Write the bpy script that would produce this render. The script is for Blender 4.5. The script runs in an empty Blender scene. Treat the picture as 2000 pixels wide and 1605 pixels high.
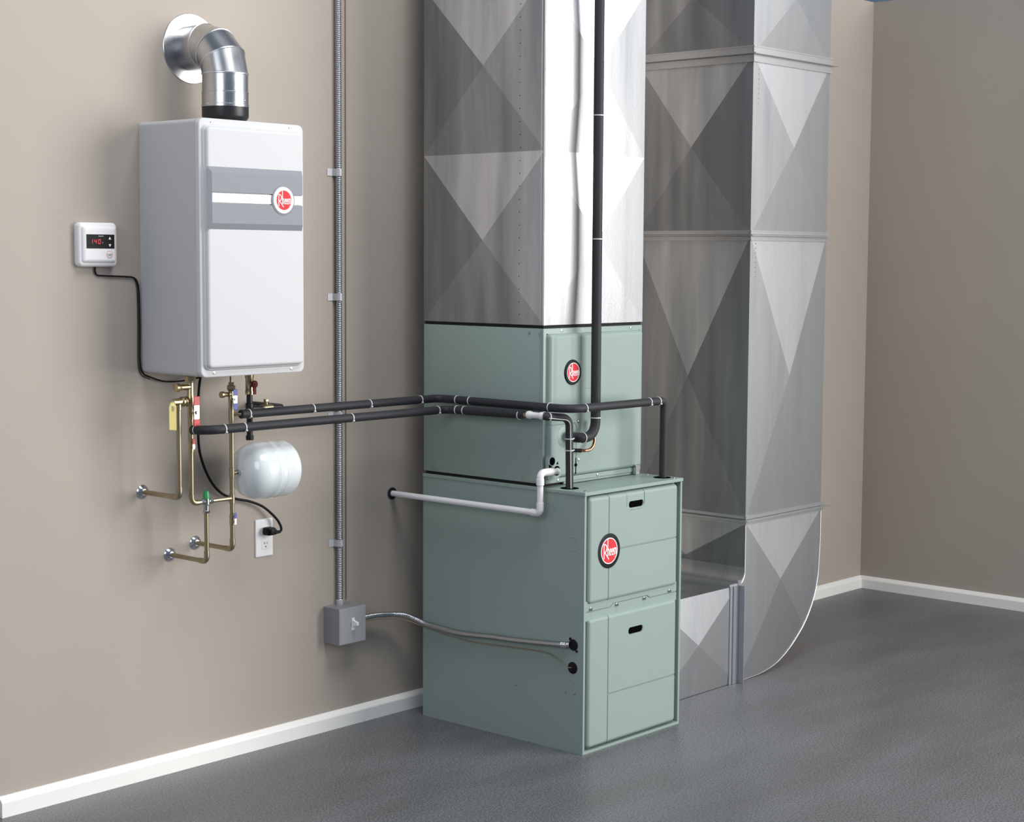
import bpy, bmesh, math
import numpy as np
from mathutils import Vector, Matrix

# ------------------------------------------------------------------ camera, world, lights, exposure
SC = bpy.context.scene
COL = SC.collection
R = math.radians


def aim(o, target):
    o.rotation_euler = (Vector(target) - o.location).to_track_quat('-Z', 'Y').to_euler()


cam_d = bpy.data.cameras.new('camera')
cam = bpy.data.objects.new('camera', cam_d)
COL.objects.link(cam)
cam_d.sensor_width = 36.0
cam_d.lens = 3370.14 / 2000 * 36.0
cam_d.clip_start = 0.05
_yaw, _pit, _rol = R(48.34580), R(-5.03876), R(0.32687)
_f = Vector((math.sin(_yaw) * math.cos(_pit), math.cos(_yaw) * math.cos(_pit), math.sin(_pit)))
_r0 = Vector((math.cos(_yaw), -math.sin(_yaw), 0))
_u0 = _r0.cross(_f)
_rt = _r0 * math.cos(_rol) + _u0 * math.sin(_rol)
_up = _u0 * math.cos(_rol) - _r0 * math.sin(_rol)
cam.matrix_world = Matrix(((_rt.x, _up.x, -_f.x, -4.2809), (_rt.y, _up.y, -_f.y, -4.3309),
                           (_rt.z, _up.z, -_f.z, 1.613), (0, 0, 0, 1)))
SC.camera = cam

world = bpy.data.worlds.new('world')
SC.world = world
world.use_nodes = True
wb = world.node_tree.nodes['Background']
wb.inputs[0].default_value = (0.33, 0.50, 0.76, 1)
wb.inputs[1].default_value = 0.25


def area(name, loc, target, sx, sy, power, color=(1, 1, 1)):
    d = bpy.data.lights.new(name, 'AREA')
    d.shape = 'RECTANGLE'
    d.size, d.size_y, d.energy, d.color = sx, sy, power, color
    o = bpy.data.objects.new(name, d)
    COL.objects.link(o)
    o.location = loc
    aim(o, target)
    return o


area('softbox_right', (3.35, -6.25, 2.4), (0.0, -0.4, 1.5), 4.2, 4.2, 545, (1.0, 0.965, 0.92))
area('softbox_top', (-0.9, -2.6, 5.1), (-0.3, -1.2, 0.0), 2.2, 2.2, 125, (1.0, 0.98, 0.95))
area('fill_left', (-5.4, -2.4, 3.0), (0.0, -0.5, 1.3), 2.4, 2.4, 66, (0.97, 0.98, 1.0))  # added fill light, unseen, to lighten the left-facing sides

vs = SC.view_settings
vs.view_transform = 'Standard'
vs.look = 'None'
vs.exposure = 0.12
vs.gamma = 1.0
vs.use_curve_mapping = False

# ------------------------------------------------------------------ materials


def nmat(name, color, rough=0.5, metal=0.0, coat=0.0, spec=0.5):
    m = bpy.data.materials.new(name)
    m.use_nodes = True
    b = m.node_tree.nodes['Principled BSDF']
    b.inputs['Base Color'].default_value = (*color, 1)
    b.inputs['Roughness'].default_value = rough
    b.inputs['Metallic'].default_value = metal
    b.inputs['Coat Weight'].default_value = coat
    b.inputs['Coat Roughness'].default_value = 0.12
    b.inputs['Specular IOR Level'].default_value = spec
    return m


def texture(m, c0, c1, scale=(1, 1, 1), noise=5.0, detail=4.0, lo=0.3, hi=0.7, bump=0.0, bump_scale=60.0,
            rough=None, dist=0.002, rot=(0, 0, 0)):
    """noise colour variation + fine relief, in world space"""
    nt = m.node_tree
    b = nt.nodes['Principled BSDF']
    geo = nt.nodes.new('ShaderNodeNewGeometry')
    mp = nt.nodes.new('ShaderNodeMapping')
    mp.inputs['Scale'].default_value = scale
    mp.inputs['Rotation'].default_value = rot
    nt.links.new(geo.outputs['Position'], mp.inputs[0])
    n = nt.nodes.new('ShaderNodeTexNoise')
    n.inputs['Scale'].default_value = noise
    n.inputs['Detail'].default_value = detail
    nt.links.new(mp.outputs[0], n.inputs['Vector'])
    r = nt.nodes.new('ShaderNodeValToRGB')
    r.color_ramp.elements[0].position = lo
    r.color_ramp.elements[0].color = (*c0, 1)
    r.color_ramp.elements[1].position = hi
    r.color_ramp.elements[1].color = (*c1, 1)
    nt.links.new(n.outputs[0], r.inputs[0])
    nt.links.new(r.outputs[0], b.inputs['Base Color'])
    if rough:
        mr = nt.nodes.new('ShaderNodeMapRange')
        mr.inputs['From Min'].default_value = lo
        mr.inputs['From Max'].default_value = hi
        mr.inputs['To Min'].default_value = rough[0]
        mr.inputs['To Max'].default_value = rough[1]
        nt.links.new(n.outputs[0], mr.inputs['Value'])
        nt.links.new(mr.outputs[0], b.inputs['Roughness'])
    if bump:
        n2 = nt.nodes.new('ShaderNodeTexNoise')
        n2.inputs['Scale'].default_value = bump_scale
        n2.inputs['Detail'].default_value = 3.0
        nt.links.new(geo.outputs['Position'], n2.inputs['Vector'])
        bp = nt.nodes.new('ShaderNodeBump')
        bp.inputs['Strength'].default_value = bump
        bp.inputs['Distance'].default_value = dist
        nt.links.new(n2.outputs[0], bp.inputs['Height'])
        nt.links.new(bp.outputs[0], b.inputs['Normal'])
    return m


M_WALL = texture(nmat('wall_paint', (.4, .36, .32), .75, spec=.25), (.395, .352, .312), (.425, .378, .335), noise=1.2, bump=.03,
                 bump_scale=180)
M_TRIM = nmat('white_trim_paint', (.86, .86, .84), .4)


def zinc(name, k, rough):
    """galvanised sheet: vertical rolling streaks, fine spangle relief; k = colour brightness; the facet copies have light and shade painted in"""
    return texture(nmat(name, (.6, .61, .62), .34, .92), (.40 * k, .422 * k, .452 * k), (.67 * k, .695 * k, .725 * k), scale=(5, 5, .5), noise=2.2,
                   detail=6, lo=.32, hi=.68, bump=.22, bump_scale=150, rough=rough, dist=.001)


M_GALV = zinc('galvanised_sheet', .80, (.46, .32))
M_ZINC_LIT = zinc('zinc_lit', 1.12, (.42, .32))  # lit and shaded copies of the zinc: facet light painted into the colour
M_ZINC_HALF_LIT = zinc('zinc_half_lit', .76, (.46, .34))
M_ZINC_UNDER_SHADE = zinc('zinc_under_shade', .64, (.48, .35))
M_ZINC_SIDE_SHADE = zinc('zinc_side_shade', .56, (.50, .36))
M_GALV_EDGE = nmat('galvanised_edge', (.64, .66, .69), .34, 1.0)
M_GALV_SMOOTH = texture(nmat('galvanised_vent', (.7, .71, .72), .28, 1.0), (.46, .47, .485), (.60, .61, .625), noise=14, rough=(.34, .24))
M_GREEN = texture(nmat('sage_green_enamel', (.3, .37, .35), .42, 0, .0, .3), (.246, .318, .298), (.262, .337, .316), noise=1.5, bump=.02,
                  bump_scale=300)
M_GREEN_DARK = nmat('sage_green_recess', (.20, .255, .24), .5)
M_SILVER = nmat('light_silver_enamel', (.585, .595, .612), .55, 0.0, .0, .12)
M_SILVER_BODY = nmat('silver_grey_enamel', (.50, .51, .53), .5, 0.0, .0, .2)
M_BAND = nmat('slate_grey_trim', (.25, .268, .295), .5, .0, .0, .12)
M_WHITE = nmat('white_plastic', (.78, .78, .79), .4, .0, .0, .2)
M_PVC = nmat('white_pvc', (.76, .77, .79), .4, .0, .0, .25)
M_BRASS = texture(nmat('brass', (.55, .44, .22), .3, 1.0), (.40, .33, .19), (.55, .46, .27), noise=20, rough=(.38, .26))
M_BRASS_PIPE = texture(nmat('dull_brass_pipe', (.36, .30, .2), .38, 1.0), (.33, .28, .185), (.42, .36, .245), noise=12, rough=(.44, .34))
M_COPPER = nmat('copper', (.42, .20, .11), .3, 1.0)
M_BLACK_FOAM = nmat('black_pipe_insulation', (.026, .027, .032), .6, .0, .0, .3)
M_BLACK = nmat('black_plastic', (.010, .010, .012), .4, .0, .0, .12)
M_IRON = nmat('black_iron', (.02, .02, .022), .38, .3)
M_HOLE = nmat('dark_opening', (.003, .003, .004), .9, .0, .0, .0)
M_TIE = nmat('pale_cable_tie', (.62, .62, .63), .45)
M_STEEL = nmat('bright_steel', (.62, .63, .65), .22, 1.0)
M_CONDUIT = nmat('conduit_steel', (.50, .51, .53), .25, 1.0)
M_GREYBOX = nmat('grey_box_enamel', (.24, .243, .262), .42, .1)
M_GREYLID = nmat('grey_lid_enamel', (.36, .366, .395), .38, .1)
M_STRAP = nmat('strap_zinc', (.50, .51, .54), .4, .3)
M_RED = nmat('red_enamel', (.60, .045, .05), .4)
M_LOGO_RED = nmat('emblem_red', (.62, .045, .055), .5, .0, .0, .1)
M_LOGO_BLACK = nmat('emblem_black', (.012, .015, .017), .5, .0, .0, .12)
M_LOGO_WHITE = nmat('emblem_white', (.82, .82, .82), .5, .0, .0, .1)
M_BLUE = nmat('blue_plastic', (.035, .06, .36), .4)
M_GREENCAP = nmat('green_cap', (.02, .26, .08), .35)
M_YELLOW = nmat('yellow_card', (.56, .48, .17), .6)
M_TANK = nmat('white_tank_enamel', (.70, .76, .78), .16, 0, .5)
M_DKRED = nmat('dark_red_handle', (.11, .006, .008), .5, .0, .0, .15)
M_WIREBROWN = nmat('tan_wire', (.24, .19, .11), .5)
M_GASKET = nmat('dark_gasket', (.02, .022, .022), .7, .0, .0, .1)
M_SCREW = nmat('zinc_screw', (.42, .44, .43), .28, 1.0)
M_FLOOR = None


def emission(name, color, strength):
    m = bpy.data.materials.new(name)
    m.use_nodes = True
    b = m.node_tree.nodes['Principled BSDF']
    b.inputs['Base Color'].default_value = (*color, 1)
    b.inputs['Emission Color'].default_value = (*color, 1)
    b.inputs['Emission Strength'].default_value = strength
    return m


M_LED = emission('red_led_digit', (.75, .02, .05), 1.0)


def floor_mat():
    m = nmat('speckled_grey_floor', (.06, .063, .066), .36, spec=.5)
    nt = m.node_tree
    b = nt.nodes['Principled BSDF']
    geo = nt.nodes.new('ShaderNodeNewGeometry')
    n1 = nt.nodes.new('ShaderNodeTexNoise')
    n1.inputs['Scale'].default_value = 160
    n1.inputs['Detail'].default_value = 3
    n2 = nt.nodes.new('ShaderNodeTexNoise')
    mp = nt.nodes.new('ShaderNodeMapping')
    mp.inputs['Rotation'].default_value = (0, 0, R(-12))
    mp.inputs['Scale'].default_value = (1.0, 3.2, 1)
    n2.inputs['Scale'].default_value = 1.6
    n2.inputs['Detail'].default_value = 5
    nt.links.new(geo.outputs['Position'], n1.inputs['Vector'])
    nt.links.new(geo.outputs['Position'], mp.inputs[0])
    nt.links.new(mp.outputs[0], n2.inputs['Vector'])
    r1 = nt.nodes.new('ShaderNodeValToRGB')
    r1.color_ramp.elements[0].position = .36
    r1.color_ramp.elements[0].color = (.076, .082, .087, 1)
    r1.color_ramp.elements[1].position = .68
    r1.color_ramp.elements[1].color = (.195, .203, .212, 1)
    nt.links.new(n1.outputs[0], r1.inputs[0])
    r2 = nt.nodes.new('ShaderNodeValToRGB')
    r2.color_ramp.elements[0].position = .3
    r2.color_ramp.elements[0].color = (.80, .80, .79, 1)
    r2.color_ramp.elements[1].position = .7
    r2.color_ramp.elements[1].color = (1.1, 1.1, 1.12, 1)
    nt.links.new(n2.outputs[0], r2.inputs[0])
    mx = nt.nodes.new('ShaderNodeMix')
    mx.data_type = 'RGBA'
    mx.blend_type = 'MULTIPLY'
    mx.inputs[0].default_value = 1
    nt.links.new(r1.outputs[0], mx.inputs[6])
    nt.links.new(r2.outputs[0], mx.inputs[7])
    nt.links.new(mx.outputs[2], b.inputs['Base Color'])
    mr = nt.nodes.new('ShaderNodeMapRange')
    mr.inputs['To Min'].default_value = .30
    mr.inputs['To Max'].default_value = .46
    nt.links.new(n2.outputs[0], mr.inputs['Value'])
    nt.links.new(mr.outputs[0], b.inputs['Roughness'])
    bp = nt.nodes.new('ShaderNodeBump')
    bp.inputs['Strength'].default_value = .25
    bp.inputs['Distance'].default_value = .002
    nt.links.new(n1.outputs[0], bp.inputs['Height'])
    nt.links.new(bp.outputs[0], b.inputs['Normal'])
    return m


M_FLOOR = floor_mat()

# ------------------------------------------------------------------ mesh helpers


class MB:
    """collects shapes, then links them as ONE mesh object"""

    def __init__(s):
        s.v, s.f = [], []

    def add(s, verts, faces):
        n = len(s.v)
        s.v += [tuple(p) for p in verts]
        s.f += [tuple(i + n for i in f) for f in faces]
        return s

    def box(s, x0, x1, y0, y1, z0, z1, bev=0.0, seg=2):
        bm = bmesh.new()
        bmesh.ops.create_cube(bm, size=1.0)
        bmesh.ops.scale(bm, vec=(x1 - x0, y1 - y0, z1 - z0), verts=bm.verts)
        bmesh.ops.translate(bm, vec=((x0 + x1) / 2, (y0 + y1) / 2, (z0 + z1) / 2), verts=bm.verts)
        if bev:
            bmesh.ops.bevel(bm, geom=bm.edges[:], offset=bev, segments=seg, profile=.5, affect='EDGES')
        bm.verts.index_update()
        s.add([v.co[:] for v in bm.verts], [[v.index for v in f.verts] for f in bm.faces])
        bm.free()
        return s

    def loft(s, rings, cap0=True, cap1=True):
        n = len(rings[0])
        vs_, fs = [], []
        for r in rings:
            vs_ += list(r)
        for k in range(len(rings) - 1):
            for i in range(n):
                j = (i + 1) % n
                fs.append((k * n + i, k * n + j, (k + 1) * n + j, (k + 1) * n + i))
        if cap0:
            fs.append(tuple(reversed(range(n))))
        if cap1:
            fs.append(tuple((len(rings) - 1) * n + i for i in range(n)))
        return s.add(vs_, fs)

    def rrect(s, x0, x1, z0, z1, r, prof, seg=6, right_open=False):
        """rounded rectangle in XZ lofted along y; prof = [(inset, y)]"""
        rings = []
        prof = list(prof) + [(prof[-1][0] + .004, prof[-1][1])]
        for ins, y in prof:
            a0, a1, b0, b1 = x0 + ins, x1 - ins, z0 + ins, z1 - ins
            rr = max(r - ins, .0005)
            ring = []
            for cx, cz, st in ((a1 - rr, b1 - rr, 0), (a0 + rr, b1 - rr, 90), (a0 + rr, b0 + rr, 180), (a1 - rr, b0 + rr, 270)):
                for k in range(seg + 1):
                    a = R(st + 90 * k / seg)
                    ring.append((cx + rr * math.cos(a), y, cz + rr * math.sin(a)))
            rings.append(ring)
        return s.loft(rings)

    def lathe(s, prof, origin, axis=(0, 0, 1), seg=24, closed=False, phase=0.0):
        """prof = [(radius, distance along the axis)]"""
        ax = Vector(axis).normalized()
        ref = Vector((0, 0, 1)) if abs(ax.z) < .9 else Vector((1, 0, 0))
        u = ax.cross(ref).normalized()
        w = ax.cross(u)
        o = Vector(origin)
        rings = []
        for r, t in prof:
            rings.append([o + ax * t + (u * math.cos(2 * math.pi * k / seg + phase) + w * math.sin(2 * math.pi * k / seg + phase)) * r
                          for k in range(seg)])
        if closed:
            rings.append(rings[0])
            return s.loft(rings, False, False)
        return s.loft(rings, True, True)

    def ring(s, c, axis, rad, w=.002, t=.0013, seg=24):
        """a flat band (cable tie) around a pipe"""
        return s.lathe([(rad, -w), (rad + t, -w), (rad + t, w), (rad, w)], c, axis, seg, closed=True)

    def tube(s, pts, rad, seg=16, caps=True):
        pts = [Vector(p) for p in pts]
        n = len(pts)
        rads = rad if hasattr(rad, '__len__') else [rad] * n
        tang = []
        for i in range(n):
            a, b = pts[max(i - 1, 0)], pts[min(i + 1, n - 1)]
            if 0 < i < n - 1:
                t = (pts[i] - a).normalized() + (b - pts[i]).normalized()
            else:
                t = b - a
            tang.append(t.normalized())
        ref = Vector((0, 0, 1)) if abs(tang[0].z) < .9 else Vector((1, 0, 0))
        u = tang[0].cross(ref).normalized()
        rings = []
        for i in range(n):
            if i:
                q = tang[i - 1].rotation_difference(tang[i])
                u = q @ u
                u = (u - tang[i] * u.dot(tang[i])).normalized()
            w = tang[i].cross(u)
            rings.append([pts[i] + (u * math.cos(2 * math.pi * k / seg) + w * math.sin(2 * math.pi * k / seg)) * rads[i]
                          for k in range(seg)])
        return s.loft(rings, caps, caps)

    def mesh(s, name, off=(0, 0, 0), angle=35):
        me = bpy.data.meshes.new(name)
        ox, oy, oz = off
        me.from_pydata([(a - ox, b - oy, c - oz) for a, b, c in s.v], [], s.f)
        bm = bmesh.new()
        bm.from_mesh(me)
        bmesh.ops.recalc_face_normals(bm, faces=bm.faces)
        bm.to_mesh(me)
        bm.free()
        me.polygons.foreach_set('use_smooth', [angle > 0] * len(me.polygons))
        if angle > 0:
            me.set_sharp_from_angle(angle=R(angle))
        me.update()
        return me


ROOT = {}


def thing(name, label, cat, loc, group=None):
    o = bpy.data.objects.new(name, None)
    COL.objects.link(o)
    o.empty_display_size = .05
    o.location = loc
    o['label'], o['category'] = label, cat
    if group:
        o['group'] = group
    ROOT[o.name] = Vector(loc)
    return o


def origin_of(o):
    p = Vector((0, 0, 0))
    while o is not None:
        p = p + o.location
        o = o.parent
    return p


def obj(name, mb, mat, parent=None, angle=35, label=None):
    off = origin_of(parent) if parent else Vector((0, 0, 0))
    me = mb.mesh(name, off, angle)
    me.materials.append(mat)
    o = bpy.data.objects.new(name, me)
    COL.objects.link(o)
    if parent:
        o.parent = parent
    if label:
        o['label'] = label
    return o


def part(name, me, parent, loc, rot=(0, 0, 0), label=None):
    """shared-mesh piece at a world location"""
    o = bpy.data.objects.new(name, me)
    COL.objects.link(o)
    o.parent = parent
    o.location = Vector(loc) - origin_of(parent)
    o.rotation_euler = rot
    if label:
        o['label'] = label
    return o


def tag(o, label, cat, group=None):
    o['label'], o['category'] = label, cat
    if group:
        o['group'] = group
    return o


def structure(o):
    o['kind'] = 'structure'
    return o


def fillet(pts, r, seg=8):
    """round the corners of a polyline; r scalar or one per inner corner"""
    pts = [Vector(p) for p in pts]
    out = [pts[0]]
    for i in range(1, len(pts) - 1):
        rr = r[i - 1] if hasattr(r, '__len__') else r
        a, b, c = pts[i - 1], pts[i], pts[i + 1]
        d0, d1 = (a - b).normalized(), (c - b).normalized()
        ang = d0.angle(d1)
        if rr <= 0 or ang > 3.1:
            out.append(b)
            continue
        t = rr / math.tan(ang / 2)
        ctr = b + (d0 + d1).normalized() * (rr / math.sin(ang / 2))
        p0, p1 = b + d0 * t - ctr, b + d1 * t - ctr
        full = p0.angle(p1)
        for k in range(seg + 1):
            q = k / seg
            out.append(ctr + (p0 * math.sin((1 - q) * full) + p1 * math.sin(q * full)) / math.sin(full))
    out.append(pts[-1])
    return out


def smooth_path(pts, n=10):
    """Catmull-Rom through the points"""
    P = [Vector(p) for p in pts]
    P = [P[0] * 2 - P[1]] + P + [P[-1] * 2 - P[-2]]
    out = []
    for i in range(1, len(P) - 2):
        a, b, c, d = P[i - 1:i + 3]
        for k in range(n):
            t = k / n
            out.append(.5 * ((2 * b) + (c - a) * t + (2 * a - 5 * b + 4 * c - d) * t * t + (3 * b - a - 3 * c + d) * t ** 3))
    out.append(P[-2])
    return out


def resample(pts, step):
    pts = [Vector(p) for p in pts]
    d = [0]
    for a, b in zip(pts, pts[1:]):
        d.append(d[-1] + (b - a).length)
    n = max(2, int(d[-1] / step))
    out, j = [], 0
    for k in range(n + 1):
        t = d[-1] * k / n
        while j < len(d) - 2 and d[j + 1] < t:
            j += 1
        q = (t - d[j]) / max(d[j + 1] - d[j], 1e-9)
        out.append(pts[j].lerp(pts[j + 1], q))
    return out


def corrugated(mb, pts, rad, depth, pitch, seg=14):
    """armoured hose: rounded ribs along a path"""
    ps = resample(pts, pitch / 4)
    rads = [rad - depth * (0, .15, 1, .15)[i % 4] for i in range(len(ps))]
    return mb.tube(ps, rads, seg)


def relief(mb, x0, x1, z0, z1, r, yback, yfront, edge, grooves=(), dips=(), step=.004, fine=.0011, extra=None):
    """a pressed sheet panel facing -y: rounded rim, grooves [(polyline, width, depth)], dips [(x0,x1,z0,z1,r,depth)]"""
    def axis(a, b, marks):
        v = list(np.linspace(a, b, max(3, int((b - a) / step))))
        for m0, m1 in marks + [(a, a + edge * 1.2), (b - edge * 1.2, b)]:
            m0, m1 = max(a, m0), min(b, m1)
            if m1 > m0:
                v += list(np.linspace(m0, m1, max(3, int((m1 - m0) / fine))))
        v = np.array(sorted(v))
        keep = [0]
        for i in range(1, len(v)):
            if v[i] - v[keep[-1]] > fine * .55:
                keep.append(i)
        v = v[keep]
        v[-1] = b
        return v
    mx, mz = [], []
    for pl, w, d in grooves:
        for (ax, az), (bx, bz) in zip(pl, pl[1:]):
            if abs(ax - bx) < .03:
                mx.append((min(ax, bx) - w, max(ax, bx) + w))
            if abs(az - bz) < .03:
                mz.append((min(az, bz) - w, max(az, bz) + w))
    for dx0, dx1, dz0, dz1, dr, dd in dips:
        mx.append((dx0 - .002, dx1 + .002))
        mz.append((dz0 - .002, dz1 + .002))
    xs, zs = axis(x0, x1, mx), axis(z0, z1, mz)
    X, Z = np.meshgrid(xs, zs)

    def sdf(X, Z, x0, x1, z0, z1, r):
        cx, cz = (x0 + x1) / 2, (z0 + z1) / 2
        qx, qz = np.abs(X - cx) - (x1 - x0) / 2 + r, np.abs(Z - cz) - (z1 - z0) / 2 + r
        return np.minimum(np.maximum(qx, qz), 0) + np.hypot(np.maximum(qx, 0), np.maximum(qz, 0)) - r
    d = -sdf(X, Z, x0, x1, z0, z1, r)
    t = np.clip(1 - d / edge, 0, 1)
    drop = (1 - np.sqrt(np.clip(1 - t * t, 0, 1))) * (yback - yfront) * 1.0
    drop = np.where(d <= 0, yback - yfront, drop)
    for pl, w, dep in grooves:
        dist = np.full(X.shape, 9.0)
        for (ax, az), (bx, bz) in zip(pl, pl[1:]):
            L = (bx - ax) ** 2 + (bz - az) ** 2
            q = np.clip(((X - ax) * (bx - ax) + (Z - az) * (bz - az)) / L, 0, 1)
            dist = np.minimum(dist, np.hypot(X - ax - q * (bx - ax), Z - az - q * (bz - az)))
        drop = drop + dep * np.clip(1 - (dist / w) ** 2, 0, 1)
    for dx0, dx1, dz0, dz1, dr, dep in dips:
        sd = sdf(X, Z, dx0, dx1, dz0, dz1, dr)
        drop = drop + dep * np.clip(-sd / .0012 + .5, 0, 1)
    if extra is not None:
        drop = drop + extra(X, Z)
    Y = yfront + np.minimum(drop, max(yback - yfront, .0) + .02)
    nx, nz = len(xs), len(zs)
    vs_ = [(float(a), float(b), float(c)) for a, b, c in zip(X.ravel(), Y.ravel(), Z.ravel())]
    fs = [(i * nx + j, i * nx + j + 1, (i + 1) * nx + j + 1, (i + 1) * nx + j) for i in range(nz - 1) for j in range(nx - 1)]
    n0 = len(vs_)
    # back skirt and back
    border = [j for j in range(nx)] + [i * nx + nx - 1 for i in range(1, nz)] + [(nz - 1) * nx + j for j in range(nx - 2, -1, -1)] + \
             [i * nx for i in range(nz - 2, 0, -1)]
    for b in border:
        vs_.append((vs_[b][0], yback + .004, vs_[b][2]))
    m = len(border)
    for k in range(m):
        k2 = (k + 1) % m
        fs.append((border[k], border[k2], n0 + k2, n0 + k))
    fs.append(tuple(n0 + k for k in range(m)))
    return mb.add(vs_, fs)


def strokes(mb, lines, w, place, y0, y1):
    """flat lettering strokes: rectangles and round joints, prism between depths y0 and y1; place(u,v)->(x,z)"""
    for k, ln in enumerate(lines):
        y1k = y1 + (y0 - y1) * .05 * (k % 4)
        n = len(ln)
        L, Q = [], []
        for i, (a, b) in enumerate(ln):
            p, q = ln[max(i - 1, 0)], ln[min(i + 1, n - 1)]
            t0 = Vector((a - p[0], b - p[1])) if i else Vector((q[0] - a, q[1] - b))
            t1 = Vector((q[0] - a, q[1] - b)) if i < n - 1 else t0
            t0, t1 = t0.normalized(), t1.normalized()
            m = t0 + t1
            m = m.normalized() if m.length > .2 else t1
            sc = min(1.6, 1 / max(.4, m.dot(t0)))
            L.append(place(a - m.y * w / 2 * sc, b + m.x * w / 2 * sc))
            Q.append(place(a + m.y * w / 2 * sc, b - m.x * w / 2 * sc))
        rings = [[(x0, y0, z0), (x1, y0, z1), (x1, y1k, z1), (x0, y1k, z0)] for (x0, z0), (x1, z1) in zip(L, Q)]
        mb.loft(rings)
    return mb


def arc(cx, cy, rx, ry, a0, a1, n=10):
    return [(cx + rx * math.cos(R(a0 + (a1 - a0) * k / n)), cy + ry * math.sin(R(a0 + (a1 - a0) * k / n))) for k in range(n + 1)]


def emblem_letters(cx, cz, r, y0, y1):
    mb = MB()

    def pl(u, v):
        return (cx + u * r, cz + v * r)
    big = [[(-.66, -.58), (-.66, .52)] + arc(-.62, .24, .30, .32, 100, -80, 10) + [(-.55, -.10), (-.06, -.66)],
           [(-.20, .94), (-.20, -.38)]]
    strokes(mb, big, .085, pl, y0, y1)
    sm = [[(-.20, 0.0)] + arc(-.10, .03, .075, .12, 150, 0, 5) + [(-.025, -.38)]]
    for c in (.17, .40):
        sm.append([(c - .08, -.10), (c + .075, -.10)] + arc(c, -.11, .08, .25, 10, 320, 12))
    sm.append([(.56, -.38), (.56, .13)])
    sm.append([(.56, .03)] + arc(.635, .04, .07, .12, 160, 0, 5) + [(.705, -.36)])
    sm.append([(.705, .03)] + arc(.775, .04, .07, .12, 160, 0, 5) + [(.845, -.34)])
    sm.append([(.66, -.50), (.70, -.50)])
    strokes(mb, sm, .070, pl, y0, y1)
    return mb


def emblem(parent, cx, cz, r_out, r_red, y, outer_mat, bulge=.002):
    """round badge facing -y: rim, white ring, red disc, lettering"""
    e = obj('emblem', MB().lathe([(r_out - .001, 0), (r_out, .001), (r_out - .002, bulge)], (cx, y, cz), (0, -1, 0), 48), outer_mat, parent)
    yy = y - bulge
    obj('emblem_ring', MB().lathe([(r_red * .93, .0), (r_red, .0), (r_red, .0008), (r_red * .93, .0008)], (cx, yy, cz), (0, -1, 0), 48, closed=True),
        M_LOGO_WHITE, e)
    obj('emblem_disc', MB().lathe([(r_red * .95, 0), (r_red * .95, .0005)], (cx, yy, cz), (0, -1, 0), 48), M_LOGO_RED, e)
    obj('emblem_lettering', emblem_letters(cx, cz, r_red * .98, yy - .0004, yy - .0011), M_LOGO_WHITE, e)
    return e


def text_mesh(txt, size, mat, parent, name, loc, rot=(R(90), 0, 0)):
    cu = bpy.data.curves.new(name, 'FONT')
    cu.body = txt
    cu.size = size
    cu.align_x = 'CENTER'
    cu.align_y = 'CENTER'
    cu.extrude = .0002
    t = bpy.data.objects.new('tmp_text', cu)
    COL.objects.link(t)
    dg = bpy.context.evaluated_depsgraph_get()
    me = bpy.data.meshes.new_from_object(t.evaluated_get(dg))
    bpy.data.objects.remove(t)
    bpy.data.curves.remove(cu)
    me.name = name
    me.materials.clear()
    me.materials.append(mat)
    return part(name, me, parent, loc, rot)


def screw_mesh(r=.004, h=.003, mat=None):
    mb = MB().lathe([(r * 1.35, 0), (r * 1.35, h * .25), (r, h * .3), (r, h * .8), (r * .6, h)], (0, 0, 0), (0, -1, 0), 10)
    me = mb.mesh('screw')
    me.materials.append(mat or M_SCREW)
    return me


SCREW = screw_mesh()
SCREW_S = screw_mesh(.0028, .0025)
SCREW_BIG = screw_mesh(.0045, .010)
RX = (0, 0, R(-90))    # turns a -y facing piece to face -x

# ------------------------------------------------------------------ the room
WX = 3.197             # face of the right wall
structure(obj('floor', MB().box(-7, 3.4, -8, .2, -.1, 0), M_FLOOR, angle=0))
structure(obj('wall_left', MB().box(-6, WX + .12, 0, .12, 0, 2.855), M_WALL, angle=0))
structure(obj('wall_right', MB().box(WX, WX + .12, -3.5, 0, 0, 2.855), M_WALL, angle=0))


def baseboard(mb, a, b, along):
    prof = [(0, 0), (.020, 0), (.020, .043), (.018, .047), (.004, .0595), (0, .0595)]
    rings = []
    for t in (a, b):
        if along == 'x':
            rings.append([(t, -d, z) for d, z in prof])
        else:
            rings.append([(WX - d, t, z) for d, z in prof])
    return mb.loft(rings)


structure(obj('baseboard_left', baseboard(MB(), -1.632, WX, 'x'), M_TRIM, angle=20))
structure(obj('baseboard_right', baseboard(MB(), -3.5, 0, 'y'), M_TRIM, angle=20))

# ------------------------------------------------------------------ furnace
FX0, FX1, FY0, FY1, FH = -.004, .526, -.843, -.112, .864
fur = thing('furnace', 'sage green furnace cabinet standing on the floor with two front access panels', 'furnace', (.26, -.48, 0))
mb = MB()
mb.box(FX0, FX0 + .009, FY0, FY1, 0, FH - .012)
mb.box(FX1 - .009, FX1, FY0, FY1, 0, FH - .012)
mb.box(FX0 + .009, FX1 - .009, FY1 - .01, FY1, 0, FH - .012)
mb.box(FX0 + .009, FX1 - .009, FY0, FY1 - .01, 0, .009)
mb.box(FX0 + .009, FX1 - .009, FY0 + .030, FY1 - .02, .009, FH - .012)
cab = obj('cabinet', mb, M_GREEN, fur, angle=20)
obj('top_panel', MB().box(FX0 - .003, FX1 + .003, FY0 - .003, FY1 + .001, FH - .012, FH, .0015, 1), M_GREEN, fur)
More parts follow.
